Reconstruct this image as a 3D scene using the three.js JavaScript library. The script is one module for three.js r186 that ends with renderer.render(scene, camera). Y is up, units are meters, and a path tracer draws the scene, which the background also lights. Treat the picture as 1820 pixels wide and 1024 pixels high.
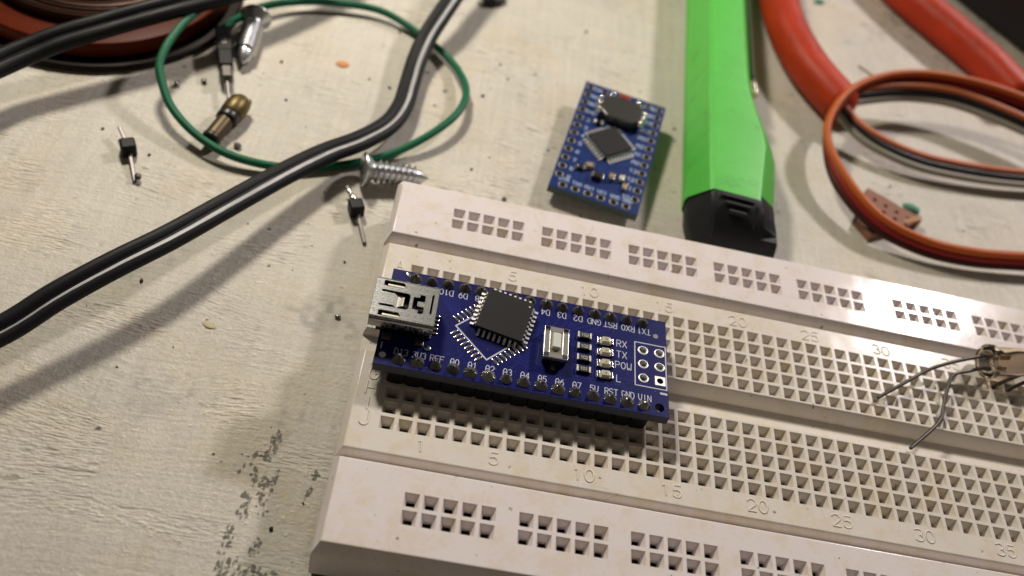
import * as THREE from 'three';
import { RoundedBoxGeometry } from 'three/addons/geometries/RoundedBoxGeometry.js';
import { mergeGeometries, toCreasedNormals } from 'three/addons/utils/BufferGeometryUtils.js';
import { RectAreaLightUniformsLib } from 'three/addons/lights/RectAreaLightUniformsLib.js';

// ---------------------------------------------------------------- camera, lamps, exposure
// All modelling numbers are millimetres (MM turns them into metres).
const MM = 0.001;
const scene = new THREE.Scene();
const camera = new THREE.PerspectiveCamera(34.51, 1024 / 576, 0.005, 5);
camera.position.set(0.06 * MM, 118.96 * MM, 97.88 * MM);
camera.up.set(-0.19415, 0.63909, -0.74422);
camera.lookAt(0.06 * MM + 0.10323, 118.96 * MM - 0.74113, 97.88 * MM - 0.66337);
camera.focus = 0.134;
camera.userData.fStop = 17;
const renderer = new THREE.WebGLRenderer({ antialias: true });
renderer.toneMapping = THREE.LinearToneMapping;
renderer.toneMappingExposure = 1;
renderer.shadowMap.enabled = true;
RectAreaLightUniformsLib.init();
scene.background = new THREE.Color().setRGB(0.068, 0.057, 0.047);   // the dim room round the bench

const V = (x, y, z) => new THREE.Vector3(x, y, z);
const lampSpots = [
  { at: V(-80, 184, -158), aim: V(10, 8, -10), color: [1, 0.922, 0.775], power: 152, size: 34, depth: 30, label: 'desk lamp standing at the far left behind the wire spool' },
  { at: V(476, 498, -513), aim: V(60, 8, -20), color: [1, 0.91, 0.89], power: 340, size: 60, depth: 60, label: 'desk lamp standing at the far right behind the pliers' },
];
for (const l of lampSpots) {
  const light = new THREE.RectAreaLight(new THREE.Color().setRGB(...l.color), l.power, l.size * MM, l.depth * MM);
  light.position.copy(l.at).multiplyScalar(MM);
  light.lookAt(l.aim.clone().multiplyScalar(MM));
  light.castShadow = true;
  scene.add(light);
  l.light = light;
}

// ---------------------------------------------------------------- helpers
let seed = 7;
const rnd = () => { seed = (seed * 1664525 + 1013904223) >>> 0; return seed / 4294967296; };
const rr = (a, b) => a + (b - a) * rnd();
const C = (r, g, b) => new THREE.Color().setRGB(r, g, b);
const std = (c, roughness = 0.5, metalness = 0, extra = {}) => new THREE.MeshPhysicalMaterial({ color: C(...c), roughness, metalness, side: THREE.DoubleSide, ...extra });
function mesh(name, geo, mat, parent, pos, rot) {
  const g = geo.userData.scaled ? geo : geo.clone().scale(MM, MM, MM);
  const m = new THREE.Mesh(g, mat);
  m.name = name; m.castShadow = m.receiveShadow = true;
  if (pos) m.position.set(pos[0] * MM, pos[1] * MM, pos[2] * MM);
  if (rot) m.rotation.set(...rot);
  parent.add(m);
  return m;
}
const share = (geo) => { geo.scale(MM, MM, MM); geo.userData.scaled = true; return geo; };   // one geometry for many alike pieces
const used = {};
function numbered(n) { used[n] = (used[n] ?? -1) + 1; return used[n] ? `${n}_${String(used[n]).padStart(3, '0')}` : n; }
function tag(o, label, category, group) { o.userData.label = label; o.userData.category = category; if (group) o.userData.group = group; return o; }
function thing(name, label, category, pos = [0, 0, 0], turn = 0, group) {
  const g = new THREE.Group();
  g.name = numbered(name);
  g.position.set(pos[0] * MM, pos[1] * MM, pos[2] * MM);
  g.rotation.y = turn;
  scene.add(g);
  return tag(g, label, category, group);
}
function single(name, label, category, geo, mat, pos, rot, group) { return tag(mesh(numbered(name), geo, mat, scene, pos, rot), label, category, group); }
const box = (w, h, d, x = 0, y = 0, z = 0) => new THREE.BoxGeometry(w, h, d).translate(x, y, z);
const rbox = (w, h, d, r, x = 0, y = 0, z = 0, s = 2) => new RoundedBoxGeometry(w, h, d, s, r).translate(x, y, z);
const flatten = (gs) => mergeGeometries(gs.map((g) => { const n = g.index ? g.toNonIndexed() : g; for (const k of Object.keys(n.attributes)) if (!['position', 'normal', 'uv'].includes(k)) n.deleteAttribute(k); return n; }));
const curve = (pts, tension = 0.5) => new THREE.CatmullRomCurve3(pts.map((p) => V(...p)), false, 'centripetal', tension);
function tube(pts, r, seg = 60, rad = 10, caps = true) {
  const c = curve(pts), gs = [new THREE.TubeGeometry(c, seg, r, rad, false)];
  if (caps) for (const t of [0, 1]) gs.push(new THREE.SphereGeometry(r, rad, 6).translate(...c.getPoint(t).toArray()));
  return flatten(gs);
}
function grid(rows, closeU = false, creased = 0) {            // rows of points [x,y,z] -> surface with uv in the points' own order
  const pos = [], idx = [], n = rows[0].length, m = rows.length, uv = [];
  rows.forEach((r, i) => r.forEach((p, j) => { pos.push(...p); uv.push(j / (n - 1), i / (m - 1)); }));
  for (let i = 0; i < m - 1; i++) for (let j = 0; j < n - (closeU ? 0 : 1); j++) {
    const a = i * n + j, b = i * n + (j + 1) % n, c = a + n, d = b + n;
    idx.push(a, c, b, b, c, d);
  }
  let g = new THREE.BufferGeometry();
  g.setAttribute('position', new THREE.Float32BufferAttribute(pos, 3));
  g.setAttribute('uv', new THREE.Float32BufferAttribute(uv, 2));
  g.setIndex(idx);
  if (creased) return toCreasedNormals(g, creased);
  g.computeVertexNormals();
  return g;
}
// tiling value noise, n x n lattice
function lattice(n) { const a = new Float32Array(n * n); for (let i = 0; i < a.length; i++) a[i] = rnd(); return { n, a }; }
function vnoise(L, x, y) {
  const n = L.n, xi = Math.floor(x), yi = Math.floor(y); let fx = x - xi, fy = y - yi;
  fx = fx * fx * (3 - 2 * fx); fy = fy * fy * (3 - 2 * fy);
  const x0 = ((xi % n) + n) % n, x1 = (x0 + 1) % n, y0 = (((yi % n) + n) % n) * n, y1 = ((((yi + 1) % n) + n) % n) * n, a = L.a;
  return (a[y0 + x0] * (1 - fx) + a[y0 + x1] * fx) * (1 - fy) + (a[y1 + x0] * (1 - fx) + a[y1 + x1] * fx) * fy;
}
const La = lattice(256), Lb = lattice(256), Lc = lattice(128);
const clamp = (x, a = 0, b = 1) => Math.min(b, Math.max(a, x));
const sm = (a, b, x) => { const t = clamp((x - a) / (b - a)); return t * t * (3 - 2 * t); };
const toS = (l) => 255 * (l <= 0.0031308 ? 12.92 * l : 1.055 * Math.pow(clamp(l), 1 / 2.4) - 0.055);
function dataTex(n, m, fill, srgb) {
  const d = new Uint8Array(n * m * 4);
  for (let j = 0; j < m; j++) for (let i = 0; i < n; i++) {
    const p = fill(i, j), k = (j * n + i) * 4;
    d[k] = srgb ? toS(p[0]) : 255 * clamp(p[0]); d[k + 1] = srgb ? toS(p[1]) : 255 * clamp(p[1]); d[k + 2] = srgb ? toS(p[2]) : 255 * clamp(p[2]); d[k + 3] = 255;
  }
  const t = new THREE.DataTexture(d, n, m);
  t.wrapS = t.wrapT = THREE.RepeatWrapping; t.magFilter = THREE.LinearFilter; t.minFilter = THREE.LinearMipmapLinearFilter; t.generateMipmaps = true;
  if (srgb) t.colorSpace = THREE.SRGBColorSpace;
  t.needsUpdate = true;
  return t;
}

// single-stroke lettering on a 4 x 6 grid (y up), used for print and for moulded characters
const ARC = (cx, cy, rx, ry, a0, a1, n = 10) => Array.from({ length: n + 1 }, (_, i) => { const a = (a0 + (a1 - a0) * i / n) * Math.PI / 180; return [cx + rx * Math.cos(a), cy + ry * Math.sin(a)]; });
const GLYPH = {
  a: [[[0, 0], [2, 6], [4, 0]], [[0.8, 2.2], [3.2, 2.2]]],
  A: [[[0, 0], [0, 4.2], [1.2, 6], [2.8, 6], [4, 4.2], [4, 0]], [[0, 2.6], [4, 2.6]]],
  B: [[[0, 0], [0, 6], [2.8, 6], [4, 5.2], [4, 3.9], [2.8, 3.2], [0, 3.2]], [[2.8, 3.2], [4, 2.4], [4, 0.9], [2.8, 0], [0, 0]]],
  C: [ARC(2, 3, 2, 3, 50, 310, 14)],
  D: [[[0, 0], [0, 6], [2.4, 6], [4, 4.4], [4, 1.6], [2.4, 0], [0, 0]]],
  E: [[[4, 6], [0, 6], [0, 0], [4, 0]], [[0, 3.1], [3.2, 3.1]]],
  F: [[[4, 6], [0, 6], [0, 0]], [[0, 3.1], [3.2, 3.1]]],
  G: [[...ARC(2, 3, 2, 3, 50, 345, 14), [4, 2.8], [2.4, 2.8]]],
  H: [[[0, 0], [0, 6]], [[4, 0], [4, 6]], [[0, 3], [4, 3]]],
  I: [[[2, 0], [2, 6]]],
  J: [[[3.4, 6], [3.4, 1.6], ...ARC(1.8, 1.6, 1.6, 1.6, 0, -170, 9)]],
  L: [[[0, 6], [0, 0], [3.6, 0]]],
  N: [[[0, 0], [0, 6], [4, 0], [4, 6]]],
  O: [ARC(2, 3, 2, 3, 0, 360, 18)],
  P: [[[0, 0], [0, 6], [2.8, 6], [4, 5.2], [4, 3.8], [2.8, 3], [0, 3]]],
  R: [[[0, 0], [0, 6], [2.8, 6], [4, 5.2], [4, 3.8], [2.8, 3], [0, 3]], [[2, 3], [4, 0]]],
  S: [[[4, 5.2], [3, 6], [1, 6], [0, 5.2], [0, 3.9], [1, 3.2], [3, 2.9], [4, 2.2], [4, 0.9], [3, 0], [1, 0], [0, 0.9]]],
  T: [[[0, 6], [4, 6]], [[2, 6], [2, 0]]],
  V: [[[0, 6], [0.2, 1.8], [1.6, 0], [2.4, 0], [3.8, 1.8], [4, 6]]],
  W: [[[0, 6], [0.3, 0.4], [1, 0], [2, 1.6], [3, 0], [3.7, 0.4], [4, 6]]],
  X: [[[0, 0], [4, 6]], [[0, 6], [4, 0]]],
  0: [ARC(2, 3, 2, 3, 0, 360, 18)],
  1: [[[0.9, 4.8], [2.2, 6], [2.2, 0]]],
  2: [[...ARC(2, 4.2, 2, 1.8, 165, -35, 9), [0, 0], [4, 0]]],
  3: [[...ARC(1.9, 4.5, 1.9, 1.5, 150, -80, 8), ...ARC(1.9, 1.6, 2.1, 1.6, 80, -150, 8)]],
  4: [[[3, 0], [3, 6], [0, 2], [4, 2]]],
  5: [[[3.7, 6], [0.5, 6], [0.3, 3.2], ...ARC(1.9, 1.9, 2, 1.9, 110, -150, 10)]],
  6: [[[3.4, 5.8], [1.4, 5], [0.2, 3], ...ARC(2, 1.9, 1.9, 1.9, 170, -190, 14)]],
  7: [[[0, 6], [4, 6], [1.4, 0]]],
  8: [ARC(2, 4.5, 1.7, 1.5, 0, 360, 14), ARC(2, 1.6, 2, 1.6, 0, 360, 14)],
  9: [[[0.8, 0.2], [2.6, 1], [3.8, 3], ...ARC(2, 4.1, 1.9, 1.9, -10, 350, 14)]],
};
function strokes(text, h, adv = 5.4, wide = 1) {             // polylines in mm, origin at the text's centre, x right, y up
  const s = h / 6, w = ((text.length - 1) * adv + 4) * s * wide, out = [];
  [...text].forEach((ch, i) => (GLYPH[ch] ?? []).forEach((pl) => out.push(pl.map(([x, y]) => [(x + i * adv) * s * wide - w / 2, y * s - h / 2]))));
  return out;
}

// ---------------------------------------------------------------- the bench top (painted plywood)
const TX0 = -95, TZ0 = -175, TS = 260, TN = 2048;            // the texture's patch on the bench, mm
const stains = [];                                           // [x, z, rx, rz, strength]
for (const [x, z, rx, rz, n] of [[-14.9, 29.0, 0.75, 1.7, 34], [-15.3, 31.6, 0.9, 0.8, 10], [-16.4, 34.8, 0.55, 1.5, 16], [-14.9, 35.4, 0.6, 1.3, 14], [-13.6, 35.2, 0.5, 1.6, 9], [-15.4, 37.8, 2.2, 0.9, 12], [-16.6, 40.4, 0.7, 1.5, 12], [-14.4, 39.6, 0.9, 1.2, 8], [-17.4, 44.4, 0.7, 2.2, 16], [-13.8, 45.0, 0.8, 1.4, 16], [-16.4, 48.4, 1.8, 1.4, 26], [-12.4, 48.6, 2.6, 1.0, 22], [-14.2, 50.5, 4, 1.4, 30], [-8.3, 33.4, 0.5, 0.8, 10], [-8.7, 36, 0.45, 1.1, 10], [-17.8, 33, 1.6, 2.6, 8]])
  for (let i = 0; i < n; i++) { const a = rr(0, 6.28), q = Math.sqrt(rnd()); stains.push([x + rx * q * Math.cos(a), z + rz * q * Math.sin(a), rr(0.14, 0.42), rr(0.2, 0.75), rr(0.6, 0.95), 0]); }
for (const [x, z, r] of [[-38.8, 31.9, 0.55], [-29.7, 11.6, 0.4], [-30.2, 10.2, 0.3], [-48, 7, 0.35], [-24, -3, 0.5], [-26, -11, 0.4]]) stains.push([x, z, r, r * 0.8, 0.85, 0]);
for (let i = 0; i < 700; i++) { const r = Math.pow(rnd(), 3) * 0.36 + 0.07; stains.push([rr(-95, 165), rr(-175, 85), r * rr(0.8, 1.9), r, rr(0.25, 0.85), rnd() < 0.8 ? 0 : 1]); }
const stainMap = new Float32Array(TN * TN), rustMap = new Float32Array(TN * TN);
for (const [x, z, rx, rz, s, kind] of stains) {
  const k = TN / TS, cx = (x - TX0) * k, cz = (z - TZ0) * k, R = Math.ceil(Math.max(rx, rz) * k * 1.5) + 1;
  for (let j = Math.floor(cz - R); j <= cz + R; j++) for (let i = Math.floor(cx - R); i <= cx + R; i++) {
    const ii = ((i % TN) + TN) % TN, jj = ((j % TN) + TN) % TN, d = Math.hypot((i - cx) / (rx * k), (j - cz) / (rz * k)) + (vnoise(Lb, i * 0.35, j * 0.35) - 0.5) * 0.9;
    const t = s * sm(1.15, 0.35, d), map = kind ? rustMap : stainMap;
    map[jj * TN + ii] = Math.max(map[jj * TN + ii], t);
  }
}
const heightMap = new Float32Array(TN * TN);
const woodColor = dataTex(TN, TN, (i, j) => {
  const x = i / TN * TS, z = j / TN * TS;                    // mm inside the patch
  const wob = (vnoise(Lc, x * 0.05, z * 0.05) - 0.5) * 9;
  const g1 = vnoise(La, x * 0.16, (z + wob * 0.5) * 2.2), g2 = vnoise(Lb, x * 0.9, (z + wob * 0.5) * 5.2), g3 = vnoise(La, x * 3.1 + 40, z * 3.3);
  const fine = vnoise(Lb, x * 7.3, z * 7.9), broad = vnoise(Lc, x * 0.06 + 9, z * 0.07), mid = vnoise(Lc, x * 0.25 + 3, z * 0.3 + 5);
  const brush = vnoise(Lb, x * 1.6 + 11, z * 0.09 + 70);
  const crackN = vnoise(Lb, x * 0.33 + 100, (z + wob * 0.5) * 4.1 + 31), crackMask = sm(0.46, 0.74, vnoise(La, x * 0.11 + 20, z * 0.16 + 60));
  const crack = sm(0.8, 0.93, crackN) * crackMask;
  const flake = sm(0.86, 0.93, vnoise(La, x * 1.5 + 7, z * 2.6 + 13)) * sm(0.45, 0.65, vnoise(Lc, x * 0.12 + 40, z * 0.12 + 40));
  let v = 0.94 + (g1 - 0.5) * 0.06 + (g2 - 0.5) * (0.04 + 0.16 * crackMask) + (g3 - 0.5) * 0.1 + (fine - 0.5) * 0.13 + (broad - 0.5) * 0.09 + (mid - 0.5) * 0.06 + (brush - 0.5) * 0.08;
  let r = 0.585 * v, g = 0.55 * v, b = 0.478 * v;
  const yel = sm(0.45, 0.85, vnoise(Lc, x * 0.09 + z * 0.04 + 77, z * 0.1 - x * 0.05 + 21) * 0.7 + vnoise(La, x * 0.6, z * 0.7) * 0.3) * 0.16;
  g -= 0.1 * yel; b -= 0.55 * yel * b;
  const dirt = sm(0.55, 0.9, vnoise(Lc, x * 0.11 + 51, z * 0.1 + 33) * 0.6 + vnoise(La, x * 0.8, z * 0.9) * 0.4) * (0.05 + 0.34 * sm(0.35, 0.65, vnoise(Lc, x * 0.022 + z * 0.009 + 3.3, z * 0.024 - x * 0.008 + 8.1) + (vnoise(La, x * 0.4, z * 0.4) - 0.5) * 0.25 + 0.3 * sm(115, 165, x + (vnoise(La, x * 0.1, z * 0.1) - 0.5) * 60) - 0.32));  // blotchy dirt; extra darkening towards the right puts light falloff into the colour
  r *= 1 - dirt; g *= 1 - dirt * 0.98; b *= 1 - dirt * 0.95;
  r *= 1 - crack * 0.36; g *= 1 - crack * 0.38; b *= 1 - crack * 0.42;
  r += flake * 0.09; g += flake * 0.08; b += flake * 0.04;
  const s = 0.85 * sm(0.12, 0.9, stainMap[j * TN + i] * (0.6 + 0.5 * g2 + 0.35 * fine)), u = rustMap[j * TN + i];
  r = r * (1 - s) + 0.045 * s; g = g * (1 - s) + 0.04 * s; b = b * (1 - s) + 0.03 * s;
  r = r * (1 - u) + 0.22 * u; g = g * (1 - u) + 0.12 * u; b = b * (1 - u) + 0.05 * u;
  heightMap[j * TN + i] = clamp(0.45 + (g1 - 0.5) * 0.2 + (g2 - 0.5) * (0.1 + 0.5 * crackMask) + (g3 - 0.5) * 0.22 + (fine - 0.5) * 0.16 + (brush - 0.5) * 0.16 - crack * 0.4 + flake * 0.3);
  return [r, g, b];
}, true);
const woodBump = dataTex(TN, TN, (i, j) => { const h = heightMap[j * TN + i]; return [h, h, h]; });
const benchGeo = new THREE.PlaneGeometry(1400, 1100).rotateX(-Math.PI / 2).translate(30, 0, -150);
{ const p = benchGeo.attributes.position, uv = benchGeo.attributes.uv; for (let i = 0; i < p.count; i++) uv.setXY(i, (p.getX(i) - TX0) / TS, (p.getZ(i) - TZ0) / TS); }
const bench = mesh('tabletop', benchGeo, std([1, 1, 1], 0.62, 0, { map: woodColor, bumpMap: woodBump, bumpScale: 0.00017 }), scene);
bench.userData.kind = 'structure'; bench.userData.label = 'cream painted plywood bench top with grain and stains'; bench.userData.category = 'tabletop';

// ---------------------------------------------------------------- the two desk lamps (outside the frame, seen in reflections)
for (const l of lampSpots) {
  const n = l.aim.clone().sub(l.at).normalize(), t = thing('desk_lamp', l.label, 'lamp', [0, 0, 0]);
  const dark = std([0.05, 0.05, 0.055], 0.4);
  const head = new THREE.Group(); head.position.copy(l.at).multiplyScalar(MM); head.lookAt(l.aim.clone().multiplyScalar(MM));
  t.add(head); head.name = 'lamp_head';
  mesh('housing', rbox(l.size + 8, l.depth + 8, 12, 2, 0, 0, -8.5), dark, head);
  mesh('diffuser', rbox(l.size, l.depth, 1, 0.4, 0, 0, -1.6), std([0.9, 0.9, 0.88], 0.5, 0, { emissive: C(...l.color), emissiveIntensity: 6 }), head);
  const b = l.at.clone().addScaledVector(n, -14), f = V(b.x + (l.at.x < 0 ? -70 : 70), 5, b.z - 90);
  mesh('arm', tube([b.toArray(), [b.x * 0.7 + f.x * 0.3, b.y + 25, b.z - 30], [f.x, 150, f.z], [f.x, 60, f.z], [f.x, 6, f.z]], 5, 50, 10), dark, t);
  mesh('base', new THREE.CylinderGeometry(48, 52, 12, 40).translate(f.x, 6, f.z), dark, t);
}

// ---------------------------------------------------------------- breadboard
const P = 2.54, TOP = 9.3, RTOP = 9.95, COLS = 64;
const abs = (name, base, rough) => {
  const n = 1024, per = 70;                                  // 70 mm of plastic on 1024 px: grime, scuffs and specks
  const specks = new Float32Array(n * n);
  for (let i = 0; i < 420; i++) {
    const cx = rr(0, n), cy = rr(0, n), r = Math.pow(rnd(), 6) * 3.4 + 0.8, q = rr(0.8, 2.2), a = rr(0, 3.14), s = rr(0.25, 0.95);
    for (let y = -9; y < 10; y++) for (let x = -9; x < 10; x++) {
      const u = x * Math.cos(a) + y * Math.sin(a), v = (y * Math.cos(a) - x * Math.sin(a)) * q, d = Math.hypot(u, v) / r + (vnoise(Lb, (cx + x) * 0.7, (cy + y) * 0.7) - 0.5) * 1.1;
      const k = (((Math.floor(cy) + y) % n + n) % n) * n + ((Math.floor(cx) + x) % n + n) % n; specks[k] = Math.max(specks[k], s * sm(1.2, 0.6, d));
    }
  }
  for (let i = 0; i < 26; i++) {                              // hair-thin scratches and fibres
    let x = rr(0, n), y = rr(0, n), a = rr(0, 6.28); const L = rr(20, 120), s = rr(0.15, 0.4);
    for (let q = 0; q < L; q++) { x += Math.cos(a); y += Math.sin(a); a += rr(-0.06, 0.06); const k = ((Math.floor(y) % n + n) % n) * n + (Math.floor(x) % n + n) % n; specks[k] = Math.max(specks[k], s); }
  }
  return std([1, 1, 1], rough, 0, {
    map: dataTex(n, n, (i, j) => {
      const g = vnoise(La, i * 0.03125, j * 0.03125) * 0.5 + vnoise(Lb, i * 0.125, j * 0.125) * 0.3 + vnoise(La, i * 0.5, j * 0.5) * 0.2, s = specks[j * n + i], w = sm(0.42, 0.8, g), f = (vnoise(Lb, i * 0.5, j * 0.5) - 0.5) * 0.03;
      const k = 1 + f - 0.05 * w;
      return [base[0] * k * (1 - s) + 0.10 * s, base[1] * k * (1 - 0.03 * w) * (1 - s) + 0.07 * s, base[2] * k * (1 - 0.13 * w) * (1 - s) + 0.04 * s];
    }, true),
    bumpMap: dataTex(512, 512, (i, j) => { const h = vnoise(La, i * 0.0625, j * 0.0625) * 0.8 + vnoise(Lb, i * 0.5, j * 0.5) * 0.2; return [h, h, h]; }), bumpScale: 0.000015,
    specularIntensity: 0.24,
  });
};
const railMat = abs('rail', [0.785, 0.725, 0.722], 0.15), blockMat = abs('block', [0.745, 0.695, 0.635], 0.18);
const mouldedMat = std([0.68, 0.62, 0.53], 0.35);
const clipMat = std([0.5, 0.48, 0.44], 0.45, 0.9);
const HO = 1.0, HS = 0.56, HD = 1.3;
function uvMM(g) { const p = g.attributes.position, uv = []; for (let i = 0; i < p.count; i++) uv.push((p.getX(i) + p.getY(i) * 0.3) / 70, (p.getZ(i) + p.getY(i)) / 70); g.setAttribute('uv', new THREE.Float32BufferAttribute(uv, 2)); return g; }
// block with chamfered sides and funnel-shaped contact holes; returns [plastic, clips]
function holedBlock(x0, x1, z0, z1, y, xs, zs, yBottom) {
  const pos = [], clip = [];
  const quad = (a, b, c, d, to = pos) => to.push(...a, ...b, ...c, ...a, ...c, ...d);
  const lx = [x0, ...xs.flatMap((x) => [x - HO, x + HO]), x1], lz = [z0, ...zs.flatMap((z) => [z - HO, z + HO]), z1];
  for (let i = 0; i < lx.length - 1; i++) for (let j = 0; j < lz.length - 1; j++) {
    if (lx[i + 1] - lx[i] < 1e-6) continue;
    const hole = i % 2 === 1 && j % 2 === 1;
    if (!hole) { quad([lx[i], y, lz[j]], [lx[i], y, lz[j + 1]], [lx[i + 1], y, lz[j + 1]], [lx[i + 1], y, lz[j]]); continue; }
    const cx = (lx[i] + lx[i + 1]) / 2, cz = (lz[j] + lz[j + 1]) / 2;
    const ring = (h, yy) => [[cx - h, yy, cz - h], [cx - h, yy, cz + h], [cx + h, yy, cz + h], [cx + h, yy, cz - h]];
    const R = [ring(HO, y), ring(HO - 0.06, y - 0.1), ring(HS, y - HD), ring(HS, y - HD - 0.7)];
    for (let k = 0; k < 3; k++) for (let q = 0; q < 4; q++) quad(R[k][q], R[k][(q + 1) % 4], R[k + 1][(q + 1) % 4], R[k + 1][q]);
  }
  // nickel spring strips in the hollow below: one pair of leaves under each set of joined contacts
  const leaf = (ax, az, bx, bz) => { quad([ax, y - 3.6, az], [bx, y - 3.6, bz], [bx, yBottom + 0.6, bz], [ax, yBottom + 0.6, az], clip); };
  if (zs.length > 2) for (const x of xs) { for (const o of [-0.32, 0.32]) leaf(x + o, zs[0] - 1, x + o, zs[zs.length - 1] + 1); quad([x - 0.9, yBottom + 0.6, zs[0] - 1], [x - 0.9, yBottom + 0.6, zs[zs.length - 1] + 1], [x + 0.9, yBottom + 0.6, zs[zs.length - 1] + 1], [x + 0.9, yBottom + 0.6, zs[0] - 1], clip); }
  else for (const z of zs) { for (const o of [-0.32, 0.32]) leaf(xs[0] - 1, z + o, xs[xs.length - 1] + 1, z + o); quad([xs[0] - 1, yBottom + 0.6, z - 0.9], [xs[0] - 1, yBottom + 0.6, z + 0.9], [xs[xs.length - 1] + 1, yBottom + 0.6, z + 0.9], [xs[xs.length - 1] + 1, yBottom + 0.6, z - 0.9], clip); }
  const flat = (a) => { const g = new THREE.BufferGeometry(); g.setAttribute('position', new THREE.Float32BufferAttribute(a, 3)); g.computeVertexNormals(); return g; };
  const prof = [[0, 0], [0.1, -0.02], [0.22, -0.12], [0.32, -0.3], [0.9, -1.55], [1.06, -1.95], [1.13, -2.4], [1.13, yBottom - y]];
  const rings = prof.map(([o, dy]) => [[x0 - o, y + dy, z0 - o], [x0 - o, y + dy, z1 + o], [x1 + o, y + dy, z1 + o], [x1 + o, y + dy, z0 - o]]);
  const sides = grid(rings, true, 0.6); sides.deleteAttribute('uv');
  return [uvMM(flatten([flat(pos), sides.index ? sides.toNonIndexed() : sides])), uvMM(flat(clip))];
}
const X0 = -4.95, X1 = 63 * P + 4.95, rowG = 0.24;
const bb = thing('breadboard', 'white solderless breadboard full of square contact holes under the blue board', 'breadboard');
const colX = Array.from({ length: COLS }, (_, i) => i * P);
const railX = [0, 6, 12, 18, 24, 31, 37, 43, 49, 55].flatMap((s) => [0, 1, 2, 3, 4].map((k) => (2 + s + k) * P));
const zRow = (v) => (v > 5 ? v + rowG : v) * P;
const BOT = 2.2;
const blocks = [
  ['power_rail', -18.7, -6.9, RTOP, railX, [-5.43 * P, -4.43 * P], railMat, 'power rail strip along the far edge with holes in groups of ten'],
  ['terminal_block', -4.6, 11.35, TOP, colX, [0, 1, 2, 3, 4].map((v) => v * P), blockMat, 'far half of the hole field, rows A to E'],
  ['terminal_block', 17.1, 33.1, TOP, colX, [7, 8, 9, 10, 11].map((v) => zRow(v)), blockMat, 'near half of the hole field, rows F to J'],
  ['power_rail', 35.4, 47.1, RTOP, railX, [(11 + rowG + 4.43) * P, (12 + rowG + 4.43) * P], railMat, 'power rail strip along the near edge with holes in groups of ten'],
];
const blockMesh = {};
for (const [name, z0, z1, y, xs, zs, mat, label] of blocks) {
  const [plastic, clips] = holedBlock(X0, X1, z0, z1, y, xs, zs, BOT);
  const m = mesh(name, plastic, mat, bb); m.userData.label = label; blockMesh[label.split(' ')[0]] = blockMesh[label.split(' ')[0]] ?? m;
  const c = mesh('contact_clips', clips, clipMat, m); c.userData.kind = 'stuff';
  blockMesh[z0] = m;
}
mesh('channel_floor', uvMM(box(X1 - X0 + 2.1, 4.6, 3.55, (X0 + X1) / 2, BOT + 2.3, 14.225)), blockMat, bb);
mesh('backing_pad', box(X1 - X0 + 1.6, BOT, 66.8, (X0 + X1) / 2, BOT / 2, 14.2), std([0.09, 0.075, 0.06], 0.9), bb);
// moulded row letters and column numbers
const mould = (text, h, x, y, z, parent, r = 0.17) => {
  const gs = strokes(text, h).map((pl) => new THREE.TubeGeometry(new THREE.CatmullRomCurve3(pl.map(([a, b]) => V(a, 0, -b)), false, 'catmullrom', 0), Math.max(3, pl.length * 2), r, 5, false));
  const g = flatten(gs).scale(1, 0.55, 1).translate(x, y, z);
  mesh(/[a-zA-Z]/.test(text) ? 'row_letter' : 'column_number', g, mouldedMat, parent);
};
[...'aBCDE'].forEach((c, i) => mould(c, 2.1, -2.75, TOP, i * P - 0.3, blockMesh[-4.6]));
[...'FGHIJ'].forEach((c, i) => mould(c, 2.1, -3.05, TOP, zRow(7 + i) - 0.1, blockMesh[17.1]));
[1, 5, 10, 15, 20, 25, 30, 35, 40, 45, 50, 55, 60].forEach((n) => {
  mould(String(n), 1.9, (n + 1) * P + 0.05, TOP, -2.75, blockMesh[-4.6]);
  mould(String(n), 1.9, (n + 1) * P + 0.05, TOP, 31.2, blockMesh[17.1]);
});

// ---------------------------------------------------------------- printed circuit boards
const tin = std([0.80, 0.79, 0.76], 0.4, 0.8), brightTin = std([0.8, 0.79, 0.76], 0.18, 1), darkTin = std([0.20, 0.19, 0.17], 0.3, 0.85), fluxTin = std([0.07, 0.065, 0.06], 0.4, 0.4);
const blackPlastic = std([0.012, 0.012, 0.013], 0.5, 0, { specularIntensity: 0.4 }), chipBlack = std([0.02, 0.02, 0.021], 0.5, 0, { specularIntensity: 0.4, bumpMap: dataTex(128, 128, () => { const h = rnd(); return [h, h, h]; }), bumpScale: 0.00001 });
const brass = std([0.45, 0.31, 0.09], 0.3, 1), copper = std([0.55, 0.26, 0.12], 0.4, 1);
function printer(L, W, x0, z0, ppm, base) {                  // canvas laid over a board of L x W mm whose corner is x0, z0
  const c = document.createElement('canvas'); c.width = Math.round(L * ppm); c.height = Math.round(W * ppm);
  const k = c.getContext('2d'); k.fillStyle = base; k.fillRect(0, 0, c.width, c.height);
  k.lineCap = 'round'; k.lineJoin = 'round';
  const X = (x) => (x - x0) * ppm, Z = (z) => (z - z0) * ppm;
  return {
    c, k,
    line(pts, w, col) { k.strokeStyle = col; k.lineWidth = w * ppm; k.beginPath(); pts.forEach(([x, z], i) => (i ? k.lineTo(X(x), Z(z)) : k.moveTo(X(x), Z(z)))); k.stroke(); },
    dot(x, z, r, col) { k.fillStyle = col; k.beginPath(); k.arc(X(x), Z(z), r * ppm, 0, 7); k.fill(); },
    text(t, h, x, z, turn, w, col, adv, wide = 1) {
      const cs = Math.cos(turn), sn = Math.sin(turn);
      for (const pl of strokes(t, h, adv, wide)) this.line(pl.map(([a, b]) => [x + a * cs + b * sn, z + a * sn - b * cs]), w, col);
    },
    texture() { const t = new THREE.CanvasTexture(c); t.colorSpace = THREE.SRGBColorSpace; t.magFilter = THREE.LinearFilter; t.flipY = false; t.needsUpdate = true; return t; },
  };
}
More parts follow.
